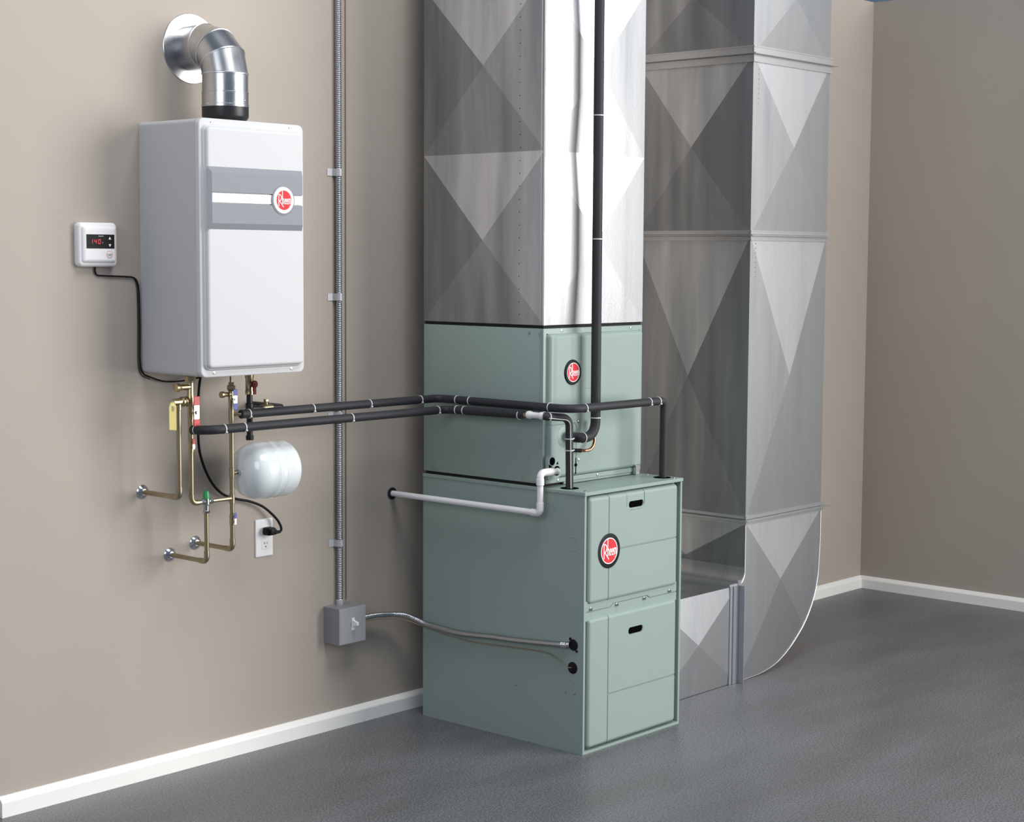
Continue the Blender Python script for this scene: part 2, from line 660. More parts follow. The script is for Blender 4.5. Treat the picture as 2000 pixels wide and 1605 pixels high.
# mid rail with the stepped seam between the two panels
rail_g = [([(.004, .4685), (.141, .4685), (.157, .4790), (.338, .4790), (.356, .4690), (.512, .4690)], .0016, .004)]
obj('mid_rail', relief(MB(), .006, .508, .438, .505, .002, -.826, -.838, .0008, rail_g), M_GREEN, fur)
for x, z in ((.036, .4775), (.172, .4725), (.322, .4722), (.464, .4772)):
    part('screw', SCREW_BIG, fur, (x, -.838, z))
slot_u = (.2235, .3005, .7910, .8120, .0100, .016)
ud = obj('upper_access_panel', relief(MB(), .0150, .502, .492, .8480, .016, -.826, -.847, .015, [
    ([(.1175, .45), (.1175, .87)], .0022, .0035),
    ([(.1175, .6615), (.52, .6615)], .0026, .0045),
    ([(.2115, .87), (.2115, .795)], .0016, .0012),
    ([(.3070, .87), (.3070, .800)], .0020, .0025),
    ([(.3070, .800)] + arc(.2920, .7975, .015, .0155, 0, -90, 6) + [(.230, .7820)], .0018, .0015)], [slot_u]), M_GREEN, fur)
obj('handle_slot', MB().rrect(.2230, .3010, .7905, .8125, .0105, [(0, -.840), (0, -.8435)]), M_HOLE, ud, label='black oval finger slot')
emblem(fur, .1180, .6605, .0578, .0435, -.847, M_LOGO_BLACK, .0015)
slot_l = (.2285, .3060, .3635, .3855, .0108, .016)
ld = obj('lower_access_panel', relief(MB(), .0150, .502, .013, .4495, .016, -.826, -.847, .015, [
    ([(.1195, -.02), (.1195, .50)], .0022, .0035),
    ([(.1195, .1805), (.52, .1805)], .0030, .0050)], [slot_l]), M_GREEN, fur)
obj('handle_slot', MB().rrect(.2280, .3065, .3630, .3860, .0113, [(0, -.840), (0, -.8435)]), M_HOLE, ld, label='black oval finger slot')
# left side: knockouts, small screws, cable entries
for y, z, r in ((-.7985, .691, .0235), (-.796, .2355, .0095)):
    obj('knockout', MB().lathe([(r - .0014, 0), (r, 0), (r - .0003, .0007), (r - .0011, .0007)], (FX0, y, z), (-1, 0, 0), 32, closed=True), M_GREEN, fur)
for y, z in ((-.5524, .185), (-.7689, .1977), (-.8069, .1976)):
    part('screw', SCREW_S, fur, (FX0, y, z), RX)
g = obj('grommet', MB().lathe([(.018, 0), (.019, .001), (.018, .003), (.012, .004)], (FX0, -.8005, .3593), (-1, 0, 0), 28), M_BLACK, fur)
obj('grommet_tab', MB().box(FX0 - .003, FX0, -.792, -.784, .374, .382), M_BLACK, g)
obj('grommet_tab', MB().box(FX0 - .003, FX0, -.819, -.811, .337, .344), M_BLACK, g)
obj('grommet', MB().lathe([(.0195, 0), (.0195, .002), (.016, .0035), (.004, .004)], (FX0, -.7985, .283), (-1, 0, 0), 28), M_BLACK, fur)
for (x, y) in ((.0447, -.7385), (.4855, -.7870)):
    obj('pipe_opening', MB().lathe([(.031, 0), (.031, .001), (.029, .0014)], (x, y, FH - .0004), (0, 0, 1), 32), M_HOLE, fur,
        label='black round opening in the top')
for (x, y) in ((.500, -.825), (.515, -.70), (.02, -.825)):
    obj('screw', MB().lathe([(.0045, 0), (.0045, .002), (.0025, .0035)], (x, y, FH), (0, 0, 1), 10), M_SCREW, fur)

# ------------------------------------------------------------------ evaporator coil cabinet
CX0, CX1, CY0, CY1, CZ0, CZ1 = -.002, .528, -.660, -.112, .874, 1.386
coil = thing('coil_cabinet', 'sage green coil cabinet on top of the furnace, under the shiny duct', 'cabinet', (.26, -.40, FH))
obj('base_gasket', MB().box(CX0 + .006, CX1 - .006, CY0 + .006, CY1 - .006, FH, CZ0), M_GASKET, coil)
obj('case', MB().box(CX0, CX1, CY0, CY1, CZ0, CZ1, .0025, 2), M_GREEN, coil)
obj('top_gasket', MB().box(CX0 + .004, CX1 - .004, CY0 + .004, CY1 - .004, CZ1, 1.397), M_GASKET, coil)


def coil_extra(X, Z):
    q = np.clip((.155 - X) / .022, 0, 1)
    q = q * q * (3 - 2 * q)
    edge = np.clip((X - .030) / .020, 0, 1)
    return .0035 * q * edge


dr = obj('access_panel', relief(MB(), .0135, .5160, .890, 1.3690, .013, -.660, -.677, .014, [
    ([(.006, 1.068), (.143, 1.068), (.151, 1.056), (.151, .88)], .0014, .0020),
    ([(.316, 1.10), (.316, 1.172)], .0010, .0006), ([(.206, 1.180), (.248, 1.180)], .0010, .0006)], [], extra=coil_extra), M_GREEN, coil)
obj('slot', MB().box(.1490, .1512, -.6782, -.672, .897, .951), M_HOLE, dr)
obj('slot_hole', MB().lathe([(.0055, 0), (.0055, .002)], (.1500, -.6765, .9270), (0, -1, 0), 16), M_HOLE, dr)
obj('bottom_rail', MB().box(.004, .500, -.670, -.660, .8745, .8905, .0012, 1).box(.10, .515, -.667, -.660, .866, .8745, .001, 1), M_GREEN, coil)
obj('bracket', MB().box(.470, .490, -.684, -.667, .8645, .900, .001, 1), M_STEEL, coil)
emblem(coil, .1315, 1.2385, .0425, .0322, -.6735, M_LOGO_BLACK, .0045)
for x, z in ((.066, .8825), (.274, .8825), (.09, 1.3770), (.462, 1.3770)):
    part('screw', SCREW, coil, (x, -.670 if z < 1 else -.660, z))
for x, z in ((.161, 1.0735), (.164, .9435)):
    part('screw', SCREW, coil, (x, -.6772, z))
for y, z in ((-.600, 1.372), (-.646, 1.372), (-.16, .885), (-.40, .884), (-.575, .889), (-.615, .880), (-.646, .985)):
    part('screw', SCREW, coil, (CX0, y, z), RX)
obj('corner_flange', MB().box(CX0 - .0022, CX0, CY0 - .002, CY0 + .012, CZ0 + .004, CZ1 - .003, .0008, 1), M_GREEN, coil)
obj('side_plate', MB().box(CX0 - .0012, CX0, -.650, -.606, .880, 1.058, .0005, 1), M_GREEN, coil)
obj('suction_collar', MB().lathe([(.036, 0), (.036, .0012), (.035, .0018), (.018, .0018)], (.094, -.6725, 1.026), (0, -1, 0), 36), M_GREEN, coil)
# drain plate with one open and one used port
dp = MB()
ring = []
for cx, cz, r, a0, a1 in ((.0215, .9500, .0205, 15, 195), (.0085, .896, .0075, 180, 270), (.048, .9180, .0255, 270, 380)):
    ring += [(cx + r * math.cos(R(a0 + (a1 - a0) * k / 10)), cz + r * math.sin(R(a0 + (a1 - a0) * k / 10))) for k in range(11)]
rings = [[(x, y, z) for x, z in ring] for y in (-.670, -.6815)]
dpo = obj('drain_plate', dp.loft(rings), M_GREEN, coil)
obj('drain_hole', MB().lathe([(.0135, 0), (.0135, .0008)], (.0225, -.6815, .9500), (0, -1, 0), 24), M_HOLE, dpo)
obj('drain_hole', MB().lathe([(.0165, 0), (.0165, .0008)], (.0460, -.6815, .9170), (0, -1, 0), 24), M_HOLE, dpo)
tri = MB()
for pts in (((.0420, .9385), (.0530, .9375), (.0500, .9475)), ((.0050, .930), (.0250, .9295), (.0050, .9420))):
    tri.loft([[(x, y, z) for x, z in pts] for y in (-.6815, -.6823)])
obj('drain_vent', tri, M_HOLE, dpo)

# ------------------------------------------------------------------ ducts


def paint_facet_shade(o, mid, up, right, flip=False):
    """light and shade painted into the zinc colour of the four facets of a cross-broken sheet"""
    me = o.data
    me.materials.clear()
    for m in (M_ZINC_LIT, M_ZINC_HALF_LIT, M_ZINC_SIDE_SHADE, M_ZINC_UNDER_SHADE):
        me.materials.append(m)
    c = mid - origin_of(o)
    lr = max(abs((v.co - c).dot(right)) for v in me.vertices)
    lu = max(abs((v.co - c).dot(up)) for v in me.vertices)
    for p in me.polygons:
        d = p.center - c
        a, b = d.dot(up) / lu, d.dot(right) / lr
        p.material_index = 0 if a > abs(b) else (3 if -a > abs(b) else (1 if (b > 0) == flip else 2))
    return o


def broken_panel(parent, o, u, w, n, lu, lw, ctr=(.5, .5), rise=.012, thick=.004, name='panel', flip=False):
    """cross-broken sheet: four facets rising to the centre; o corner, u/w edge directions, n outward"""
    o, u, w, n = Vector(o), Vector(u), Vector(w), Vector(n)
    c = [o, o + u * lu, o + u * lu + w * lw, o + w * lw]
    mid = o + u * lu * ctr[0] + w * lw * ctr[1] + n * rise
    vs_ = c + [mid] + [p - n * thick for p in c]
    fs = [(0, 1, 4), (1, 2, 4), (2, 3, 4), (3, 0, 4), (0, 5, 6, 1), (1, 6, 7, 2), (2, 7, 8, 3), (3, 8, 5, 0), (5, 8, 7, 6)]
    mb = MB().add([tuple(p) for p in vs_], fs)
    return paint_facet_shade(obj(name, mb, M_ZINC_LIT, parent, angle=.5), Vector(mid), w, u, flip)


def duct_run(parent, x0, x1, y0, y1, levels, centres=None, rise=.012, flip=False):
    obj('core', MB().box(x0 + .004, x1 - .004, y0 + .004, y1 - .004, levels[0], levels[-1]), M_GALV, parent, angle=0)
    for k, (a, b) in enumerate(zip(levels, levels[1:])):
        cl, cf = (centres or {}).get(k, (.5, .5)), (.5, .5)
        broken_panel(parent, (x0, y1, a), (0, -1, 0), (0, 0, 1), (-1, 0, 0), y1 - y0, b - a, cl, rise, flip=flip)
        broken_panel(parent, (x0, y0, a), (1, 0, 0), (0, 0, 1), (0, -1, 0), x1 - x0, b - a, cf, rise, flip=True)
        broken_panel(parent, (x1, y0, a), (0, 1, 0), (0, 0, 1), (1, 0, 0), y1 - y0, b - a, cf, rise)
        broken_panel(parent, (x1, y1, a), (-1, 0, 0), (0, 0, 1), (0, 1, 0), x1 - x0, b - a, cf, rise * .5)


def rivet_mesh(r):
    me = MB().lathe([(r, 0), (r * .8, .0006), (r * .3, .0009)], (0, 0, 0), (0, -1, 0), 8).mesh('rivet')
    me.materials.append(M_GASKET)
    return me


RIVET = rivet_mesh(.0019)
sup = thing('supply_duct', 'tall square galvanised duct rising from the green coil cabinet', 'duct', (.263, -.386, 1.397))
SX0, SX1, SY0, SY1 = -.002, .528, -.660, -.112
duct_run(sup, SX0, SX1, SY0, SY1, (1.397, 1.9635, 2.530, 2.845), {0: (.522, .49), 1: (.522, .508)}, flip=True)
obj('corner_seam', MB().tube([(SX0 - .0005, SY0 - .0005, 1.3975), (SX0 - .0005, SY0 - .0005, 2.845)], .0042, 12), M_GALV_EDGE, sup)
obj('side_seam', MB().tube([(SX0 - .0006, SY0 + .013, 1.3975), (SX0 - .0006, SY0 + .013, 2.845)], .0012, 8), M_GALV_EDGE, sup)
for k in range(34):
    z = 1.43 + k * .042
    part('rivet', RIVET, sup, (SX0 - .0003 - .012 * (1 - max(abs(-.556 + .386) / .274, abs((z - 1.397) % .5665 - .283) / .283)), -.556, z), RX)

ret = thing('return_duct', 'square galvanised return duct with a curved elbow down to the floor behind the furnace', 'duct', (1.467, -.384, 0))
DX0, DX1, DY0, DY1 = 1.197, 1.737, -.656, -.112
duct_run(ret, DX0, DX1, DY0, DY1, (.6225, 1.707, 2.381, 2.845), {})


def angle_flange(z, z_lo, z_hi):
    """two angle strips with a blade between them, all round the duct"""
    mb = MB()
    for s0, s1, out in ((z_lo, z - .004, .006), (z + .004, z_hi, .006), (z - .0016, z + .0016, .029)):
        mb.box(DX0 - out, DX1 + out, DY0 - out, DY0 + .002, s0, s1)
        mb.box(DX0 - out, DX1 + out, DY1 - .002, DY1 + out, s0, s1)
        mb.box(DX0 - out, DX0 + .002, DY0, DY1, s0, s1)
        mb.box(DX1 - .002, DX1 + out, DY0, DY1, s0, s1)
    for s in (z_lo, z_hi):
        mb.box(DX0 - .009, DX1 + .009, DY0 - .009, DY0, s - .0025, s + .0025)
        mb.box(DX0 - .009, DX0, DY0, DY1, s - .0025, s + .0025)
        mb.box(DX1, DX1 + .009, DY0, DY1, s - .0025, s + .0025)
    return mb


for z, a, b in ((2.3815, 2.354, 2.409), (1.7065, 1.690, 1.723), (.6225, .608, .636)):
    obj('flange', angle_flange(z, a, b), M_GALV_EDGE, ret, angle=0)
# elbow: outline in XZ
outer = smooth_path([(1.737, 0, .560), (1.7345, 0, .441), (1.7165, 0, .299), (1.6548, 0, .1834), (1.5572, 0, .0946), (1.4433, 0, .0331), (1.3308, 0, .0078), (1.215, 0, .002)], 6)
outer = [(1.737, .612)] + [(p.x, p.z) for p in outer] + [(1.150, .001)]
inner = [(1.150, .376)] + [(1.150 + .047 * math.sin(R(a)), .423 - .047 * math.cos(R(a))) for a in range(10, 91, 10)] + [(1.197, .612)]
n_o = len(outer)
outline = outer + inner
mb = MB()
nn = len(outline)
vs_ = [(x, DY0, z) for x, z in outline] + [(x, DY1, z) for x, z in outline]
fs = [(i, (i + 1) % nn, (i + 1) % nn + nn, i + nn) for i in range(nn)]
obj('elbow_wrap', mb.add(vs_, fs), M_GALV, ret, angle=50)
obj('elbow_rim', MB().tube([(x, DY0 - .001, z) for x, z in outline[:n_o]], .0016, 8), M_GALV_EDGE, ret)
obj('elbow_rim', MB().tube([(x, DY0 - .001, z) for x, z in outline[n_o:]], .0016, 8), M_GALV_EDGE, ret)
broken_panel(ret, (1.1965, DY1, .440), (0, -1, 0), (0, 0, 1), (-1, 0, 0), DY1 - DY0, .168, (.5, .12), .006)
# elbow cheek: four facets
for y, sgn, rise in ((DY0, -1, .012), (DY1, 1, .006)):
    ctr = (1.4316, y + sgn * rise, .367)
    left = [(1.172, .001), (1.172, .200), (1.172, .392), (1.186, .402), (1.195, .420), (1.197, .440), (1.197, .570), (1.197, .612)]
    arc_o = [p for p in outline[:n_o] if p[0] > 1.175]
    k = min(range(len(arc_o)), key=lambda i: abs(arc_o[i][0] - 1.640) + abs(arc_o[i][1] - .172))
    A, B, Cc = Vector((1.197, y, .570)), Vector((1.172, y, .200)), Vector(ctr)
    nrm = (A - Cc).cross(B - Cc)

    def on_plane(x, z):
        return (x, Cc.y - (nrm.x * (x - Cc.x) + nrm.z * (z - Cc.z)) / nrm.y, z)
    groups = [[(1.197, y, .570), (1.197, y, .612), (arc_o[0][0], y, arc_o[0][1])],
              [(x, y, z) for x, z in arc_o[:k + 1]],
              [(x, y, z) for x, z in arc_o[k:]] + [(1.172, y, .001), (1.172, y, .200)],
              [on_plane(x, z) for x, z in left[1:7]]]
    mb = MB()
    for pts in groups:
        mb.add([ctr] + pts, [(0, q + 1, q + 2) for q in range(len(pts) - 1)])
    # thickness: a backing sheet
    mb.add([(x, y - sgn * .002, z) for x, z in outline], [tuple(range(nn))])
    paint_facet_shade(obj('panel', mb, M_GALV, ret, angle=1.2), Vector((1.4316, DY0, .367)), Vector((0, 0, 1)), Vector((1, 0, 0)), True)
# horizontal run to the furnace
HX0, HX1, HZ = .532, 1.150, .376
obj('core', MB().box(HX0, HX1, DY0 + .003, DY1 - .003, .001, HZ - .002), M_GALV, ret, angle=0)
broken_panel(ret, (HX0 + .10, DY0, .002), (1, 0, 0), (0, 0, 1), (0, -1, 0), HX1 - HX0 - .10, HZ - .002, (.49, .5), .011, flip=True)
broken_panel(ret, (HX0, DY0, .002), (1, 0, 0), (0, 0, 1), (0, -1, 0), .10, HZ - .002, (.5, .5), .001)
broken_panel(ret, (HX0, DY0, HZ), (1, 0, 0), (0, 1, 0), (0, 0, 1), HX1 - HX0, DY1 - DY0, (.5, .5), .006)
obj('flange', MB().box(1.095, 1.112, DY0 - .006, DY0 + .002, .0, HZ + .004, .001, 1).box(1.112, 1.146, DY0 - .011, DY0 + .002, .0, HZ + .004, .001, 1)
    .box(1.146, 1.150, DY0 - .036, DY0 + .002, .0, HZ + .004).box(1.150, 1.172, DY0 - .005, DY0 + .002, .0, HZ + .02, .001, 1)
    .box(1.10, 1.152, DY0, DY1, HZ + .0005, HZ + .010), M_GALV_EDGE, ret, angle=0)
for face, xs in (('f', 1.275), ):
    for k in range(8):
        for zb in (2.20, 1.55):
            part('rivet', RIVET, ret, (1.232, DY0 - .0015, zb + k * .018))

# ------------------------------------------------------------------ tankless water heater
HXA, HXB, HZA, HZB = -1.1105, -.7115, 1.2605, 2.0155
wh = thing('tankless_water_heater', 'silver box-shaped tankless water heater hung on the beige wall', 'water heater', (-.911, 0, HZA))
obj('cabinet', MB().rrect(HXA, HXB, HZA, HZB, .014, [(0, -.0005), (0, -.270)]), M_SILVER_BODY, wh)
obj('front_flange', MB().rrect(HXA - .001, HXB + .001, HZA - .001, HZB + .001, .020, [(.004, -.268), (0, -.272), (0, -.288), (.0025, -.290)]), M_SILVER, wh)
fc = obj('front_cover', MB().rrect(-1.1025, -.7220, 1.281, 1.9975, .020, [(-.003, -.289), (0, -.292), (.0015, -.297), (.004, -.298), (.0055, -.303), (.008, -.3075), (.012, -.3095)]),
         M_SILVER, wh)
for x, z in ((-1.066, 2.005), (-.765, 2.006), (-1.064, 1.2712), (-.7637, 1.2712)):
    part('screw', SCREW, wh, (x, -.290, z))


def frustum(mb, a, b):
    (x0, x1, z0, z1, y0), (X0, X1, Z0, Z1, y1) = a, b
    return mb.loft([[(x0, y0, z0), (x1, y0, z0), (x1, y0, z1), (x0, y0, z1)], [(X0, y1, Z0), (X1, y1, Z0), (X1, y1, Z1), (X0, y1, Z1)]])


mb = MB()
frustum(mb, (-1.0985, -.7350, 1.8025, 1.8770, -.3092), (-1.0860, -.7375, 1.8025, 1.8590, -.3165))
frustum(mb, (-1.0985, -.7350, 1.6935, 1.7700, -.3092), (-1.0860, -.7375, 1.7120, 1.7700, -.3165))
frustum(mb, (-1.0985, -1.085, 1.7700, 1.8025, -.3092), (-1.0865, -1.085, 1.7700, 1.8025, -.3160))
band = obj('trim_band', mb, M_BAND, fc, angle=10, label='slate grey bevelled band')
obj('stripe', MB().box(-1.085, -.7380, -.3140, -.308, 1.7725, 1.8000), M_LOGO_WHITE, fc, label='white stripe')
emblem(wh, -.8158, 1.7853, .0415, .0318, -.3140, M_LOGO_WHITE, .006)
obj('emblem_band_rim', MB().lathe([(.0440, 0), (.0440, .003), (.0425, .003)], (-.8158, -.3150, 1.7853), (0, -1, 0), 40), M_BAND, fc)  # raised rim round the badge in the band colour
obj('vent_collar', MB().lathe([(.050, 0), (.060, .006), (.0685, .016), (.0705, .022), (.0705, .050)], (-.911, -.164, HZB), (0, 0, 1), 40), M_IRON, wh,
    label='dark collar on top')

# vent
vent = thing('vent_pipe', 'galvanised elbow vent pipe from the heater top into the wall', 'pipe', (-.911, -.164, 2.0655))
VR, VB, VY, VZ = .0700, .088, -.164, 2.252
obj('wall_flange', MB().lathe([(.1065, 0), (.1065, .0015), (.105, .003), (.074, .004), (.070, .004)], (-.911, 0, VZ), (0, -1, 0), 56), M_GALV_SMOOTH, vent)


def vent_pt(a):
    return Vector((-.911, VY + VB - VB * math.sin(R(a)), VZ - VB + VB * math.cos(R(a))))


obj('duct_segment', MB().tube([(-.911, -.003, VZ), vent_pt(0)], VR - .001, 40), M_GALV_SMOOTH, vent)
for k in range(3):
    a0, a1 = 30 * k, 30 * k + 30

    def cut(a):
        c = vent_pt(a)
        t = Vector((0, -math.cos(R(a)), -math.sin(R(a))))
        u = Vector((1, 0, 0))
        w = t.cross(u)
        return [c + (u * math.cos(2 * math.pi * q / 40) + w * math.sin(2 * math.pi * q / 40)) * VR for q in range(40)]
    obj('elbow_segment', MB().loft([cut(a0), cut(a1)]), M_GALV_SMOOTH, vent)
for k in range(4):
    c = vent_pt(30 * k)
    t = Vector((0, -math.cos(R(30 * k)), -math.sin(R(30 * k))))
    obj('bead', MB().lathe([(VR - .001, -.0035), (VR + .0012, -.0022), (VR + .0018, 0), (VR + .0012, .0022), (VR - .001, .0035)], c, t, 44, closed=True), M_GALV_EDGE, vent)
obj('duct_segment', MB().lathe([(VR - .0005, 2.1085 - VZ + VB), (VR - .0005, 0)], vent_pt(90), (0, 0, 1), 40), M_GALV_SMOOTH, vent)
obj('collar', MB().lathe([(VR - .001, 2.0640), (VR + .0014, 2.0645), (VR + .0014, 2.072), (VR + .0004, 2.073), (VR + .0004, 2.106), (VR + .0012, 2.107), (VR + .0012, 2.109), (VR - .001, 2.110)],
                         (-.911, VY, 0), (0, 0, 1), 44), M_GALV_SMOOTH, vent)
part('screw', SCREW_S, vent, (-.8900, VY - .0665, 2.084), (0, 0, R(18)))

# ------------------------------------------------------------------ wall controller
th = thing('wall_controller', 'white wall thermostat showing red digits left of the water heater', 'thermostat', (-1.276, 0, 1.58))
obj('housing', MB().rrect(-1.3455, -1.2105, 1.5825, 1.7125, .014, [(.001, -.0004), (0, -.003), (0, -.018), (.002, -.023), (.006, -.026), (.010, -.027)]), M_WHITE, th)
obj('face_plate', MB().rrect(-1.3375, -1.2190, 1.5940, 1.7020, .008, [(0, -.026), (.001, -.029), (.0045, -.0325), (.009, -.0345)]), M_WHITE, th)
dsp = obj('display', MB().box(-1.3255, -1.2285, -.0356, -.034, 1.6365, 1.6775), M_BLACK, th, label='black glossy display window')


def seg7(ch, x, z, w, h):
    P = {'a': ((0, 1), (1, 1)), 'b': ((1, 1), (1, .5)), 'c': ((1, .5), (1, 0)), 'd': ((0, 0), (1, 0)), 'e': ((0, 0), (0, .5)), 'f': ((0, .5), (0, 1)), 'g': ((0, .5), (1, .5))}
    on = {'1': 'bc', '4': 'fgbc', '0': 'abcdef'}[ch]
    mb = MB()
    strokes(mb, [[P[s][0], P[s][1]] for s in on], .16, lambda u, v: (x + u * w + v * .0006, z + v * h), -.0354, -.0360)
    return mb


for ch, x in (('1', -1.3125), ('4', -1.2985), ('0', -1.2850)):
    obj('digit', seg7(ch, x, 1.6508, .0068, .0118), M_LED, dsp, label='glowing red digit')
text_mesh('F', .005, M_LOGO_WHITE, dsp, 'unit_mark', (-1.2700, -.0358, 1.6530))
text_mesh('PRIORITY', .0042, M_LOGO_WHITE, dsp, 'priority_mark', (-1.2755, -.0358, 1.6722))
for s, z in ((1, 1.6672), (-1, 1.6452)):
    obj('arrow_key', MB().loft([[(-1.2495, y, z - s * .004), (-1.2405, y, z - s * .004), (-1.2450, y, z + s * .004)] for y in (-.0354, -.0364)]), M_LOGO_WHITE, dsp)
obj('power_ring', MB().lathe([(.0102, 0), (.0112, 0), (.0112, .0008), (.0102, .0008)], (-1.2452, -.0340, 1.6185), (0, -1, 0), 32, closed=True), M_LOGO_RED, th)
pb = obj('power_button', MB().lathe([(.0102, 0), (.0102, .0006), (.0095, .0010)], (-1.2452, -.0340, 1.6185), (0, -1, 0), 32), M_WHITE, th)
text_mesh('POWER', .0046, M_BLACK, pb, 'power_mark', (-1.2452, -.0352, 1.6190))
text_mesh('ON / OFF', .0028, M_BLACK, pb, 'power_mark', (-1.2452, -.0352, 1.6150))
obj('power_lamp', MB().lathe([(.0010, 0), (.0010, .0006)], (-1.2452, -.0350, 1.6245), (0, -1, 0), 10), M_BLACK, pb)

cpts = smooth_path([(-1.2770, -.005, 1.584), (-1.2765, -.005, 1.567), (-1.270, -.005, 1.5585), (-1.255, -.005, 1.5565), (-1.17, -.005, 1.5530), (-1.140, -.005, 1.5495), (-1.126, -.005, 1.535),
                    (-1.1205, -.005, 1.500), (-1.1190, -.005, 1.400), (-1.1200, -.005, 1.300), (-1.112, -.006, 1.262), (-1.085, -.012, 1.246), (-1.04, -.02, 1.232), (-.985, -.03, 1.231), (-.935, -.05, 1.240), (-.905, -.08, 1.2590)], 8)
tc = thing('controller_cable', 'thin dark cable from the wall thermostat running down beside the heater', 'cable', (-1.277, 0, 1.58))
obj('cable', MB().tube(cpts, .0026, 10), M_BLACK, tc)
cp2 = smooth_path([(-1.1365, -.004, 1.5455), (-1.1290, -.004, 1.5300), (-1.1260, -.004, 1.500), (-1.1250, -.004, 1.400), (-1.1265, -.004, 1.300), (-1.118, -.004, 1.258), (-1.09, -.010, 1.240)], 8)
obj('cable', MB().tube(cp2, .0012, 8), M_BLACK, tc)

# ------------------------------------------------------------------ brass piping
PY = -.1835


def rosette(parent, x, z, r=.0225):
    obj('wall_rosette', MB().lathe([(r, 0), (r, .0012), (r * .85, .005), (r * .45, .011), (.0085, .0115)], (x, 0, z), (0, -1, 0), 32), M_STEEL, parent, label='bright steel wall rosette')


def sleeve(parent, a, b, r, mat=None, name='coupling'):
    a, b = Vector(a), Vector(b)
    L = (b - a).length
    obj(name, MB().lathe([(r - .0012, 0), (r, .0008), (r, L - .0008), (r - .0012, L)], a, b - a, 24), mat or M_BRASS, parent)


def elbow_sleeve(parent, pts, cr, r, mat=None):
    obj('elbow', MB().tube(fillet(pts, cr, 8), r, 20), mat or M_BRASS_PIPE, parent)


def hexnut(mb, c, axis, r, h):
    return mb.lathe([(r * .9, 0), (r, h * .12), (r, h * .88), (r * .9, h)], c, axis, 6)


HX = -1.0690
hot = thing('hot_water_pipe', 'brass hot water pipe with red handled valve under the left of the heater', 'pipe', (HX, PY, .87))
mb = hexnut(MB(), (HX, PY, 1.2420), (0, 0, 1), .0165, .0172)
mb.lathe([(.013, 0), (.0145, .004), (.0145, .006)], (HX, PY, 1.2380), (0, 0, 1), 20)
obj('union_nut', mb, M_BRASS, hot, angle=20)
obj('valve_body', MB().lathe([(.0100, 1.128), (.0100, 1.165), (.0118, 1.168), (.0118, 1.197), (.0104, 1.200), (.0104, 1.240)], (HX, PY, 0), (0, 0, 1), 24)
    .tube([(HX, PY, 1.2255), (-1.112, PY, 1.2255)], .0088, 18), M_BRASS, hot)
obj('service_cap', MB().lathe([(.0090, 0), (.0090, .002), (.0130, .010), (.0130, .020), (.0122, .0205)], (-1.1045, PY, 1.2255), (-1, 0, 0), 24), M_BRASS, hot)
obj('pipe', MB().tube(fillet([(HX, PY, 1.13), (HX, PY, .8735), (-1.030, PY, .8735)], .018), .0073, 20), M_BRASS_PIPE, hot)
sleeve(hot, (HX, PY, 1.0290), (HX, PY, 1.0610), .0090)
sleeve(hot, (HX, PY, 1.0600), (HX, PY, 1.1320), .0086, M_BRASS_PIPE)
elbow_sleeve(hot, [(HX, PY, .8995), (HX, PY, .8735), (-1.0420, PY, .8735)], .017, .0087)
hv = obj('lever_handle', MB().box(HX - .0118, HX + .0100, -.2155, -.2120, 1.171, 1.1985, .001, 1).box(HX - .0118, HX + .0100, -.2155, -.2120, 1.108, 1.1305, .001, 1), M_RED, hot,
         label='red lever handle')
obj('lever_plate', MB().box(HX - .0110, HX + .0085, -.2150, -.2125, 1.130, 1.172, .0006, 1).tube([(HX, PY - .006, 1.150), (HX, -.214, 1.150)], .0048, 14), M_STEEL, hv)
hexnut(mb2 := MB(), (HX - .001, -.2150, 1.150), (0, -1, 0), .0060, .005)
obj('lever_nut', mb2, M_SCREW, hv)
h2 = obj('small_lever', MB().box(HX - .0075, HX + .0022, -.2015, -.1985, 1.0535, 1.0710, .0008, 1), M_RED, hot, label='small red lever')
obj('small_lever_plate', MB().box(HX - .0070, HX + .0015, -.2010, -.1990, 1.0385, 1.0545, .0004, 1).tube([(HX, PY - .006, 1.046), (HX, -.1995, 1.046)], .0034, 12), M_STEEL, h2)

RXP = -1.1137
rel = thing('relief_discharge_pipe', 'brass relief valve with discharge pipe bending into the wall, leftmost of the brass pipes', 'pipe', (RXP, PY, .895))
obj('relief_valve', MB().lathe([(.0110, -1.0812), (.0150, -1.0830), (.0158, -1.0865), (.0150, -1.0905), (.0115, -1.0930), (.0115, -1.0950), (.0150, -1.0975), (.0155, -1.1010), (.0145, -1.1045), (.0112, -1.1075), (.0108, -1.1340), (.0098, -1.1350)],
                               (0, PY, 1.1822), (1, 0, 0), 24), M_BRASS, rel)
obj('test_cap', MB().lathe([(.0065, 0), (.0065, .0020), (.0045, .0028)], (-1.1350, PY, 1.1822), (-1, 0, 0), 20), M_STEEL, rel)
sleeve(rel, (RXP, PY, 1.157), (RXP, PY, 1.178), .0092)
obj('pipe', MB().tube(fillet([(RXP, PY, 1.17), (RXP, PY, .8950), (RXP, -.004, .8950)], .018), .0077, 20), M_BRASS_PIPE, rel)
elbow_sleeve(rel, [(RXP, PY, .9260), (RXP, PY, .8950), (RXP, PY + .033, .8950)], .017, .0091)
rosette(rel, RXP, .8950)
tg = thing('paper_tag', 'yellow paper tag hanging on the relief valve', 'tag', (-1.1445, PY, 1.1850))
mb = MB()
prof = [(-.0130, 1.103), (.0130, 1.100), (.0130, 1.172), (.0065, 1.184), (-.0065, 1.184), (-.0130, 1.172)]
mb.loft([[(-1.1445 + u, y, z) for u, z in prof] for y in (PY - .0110, PY - .0125)])
obj('card', mb, M_YELLOW, tg)
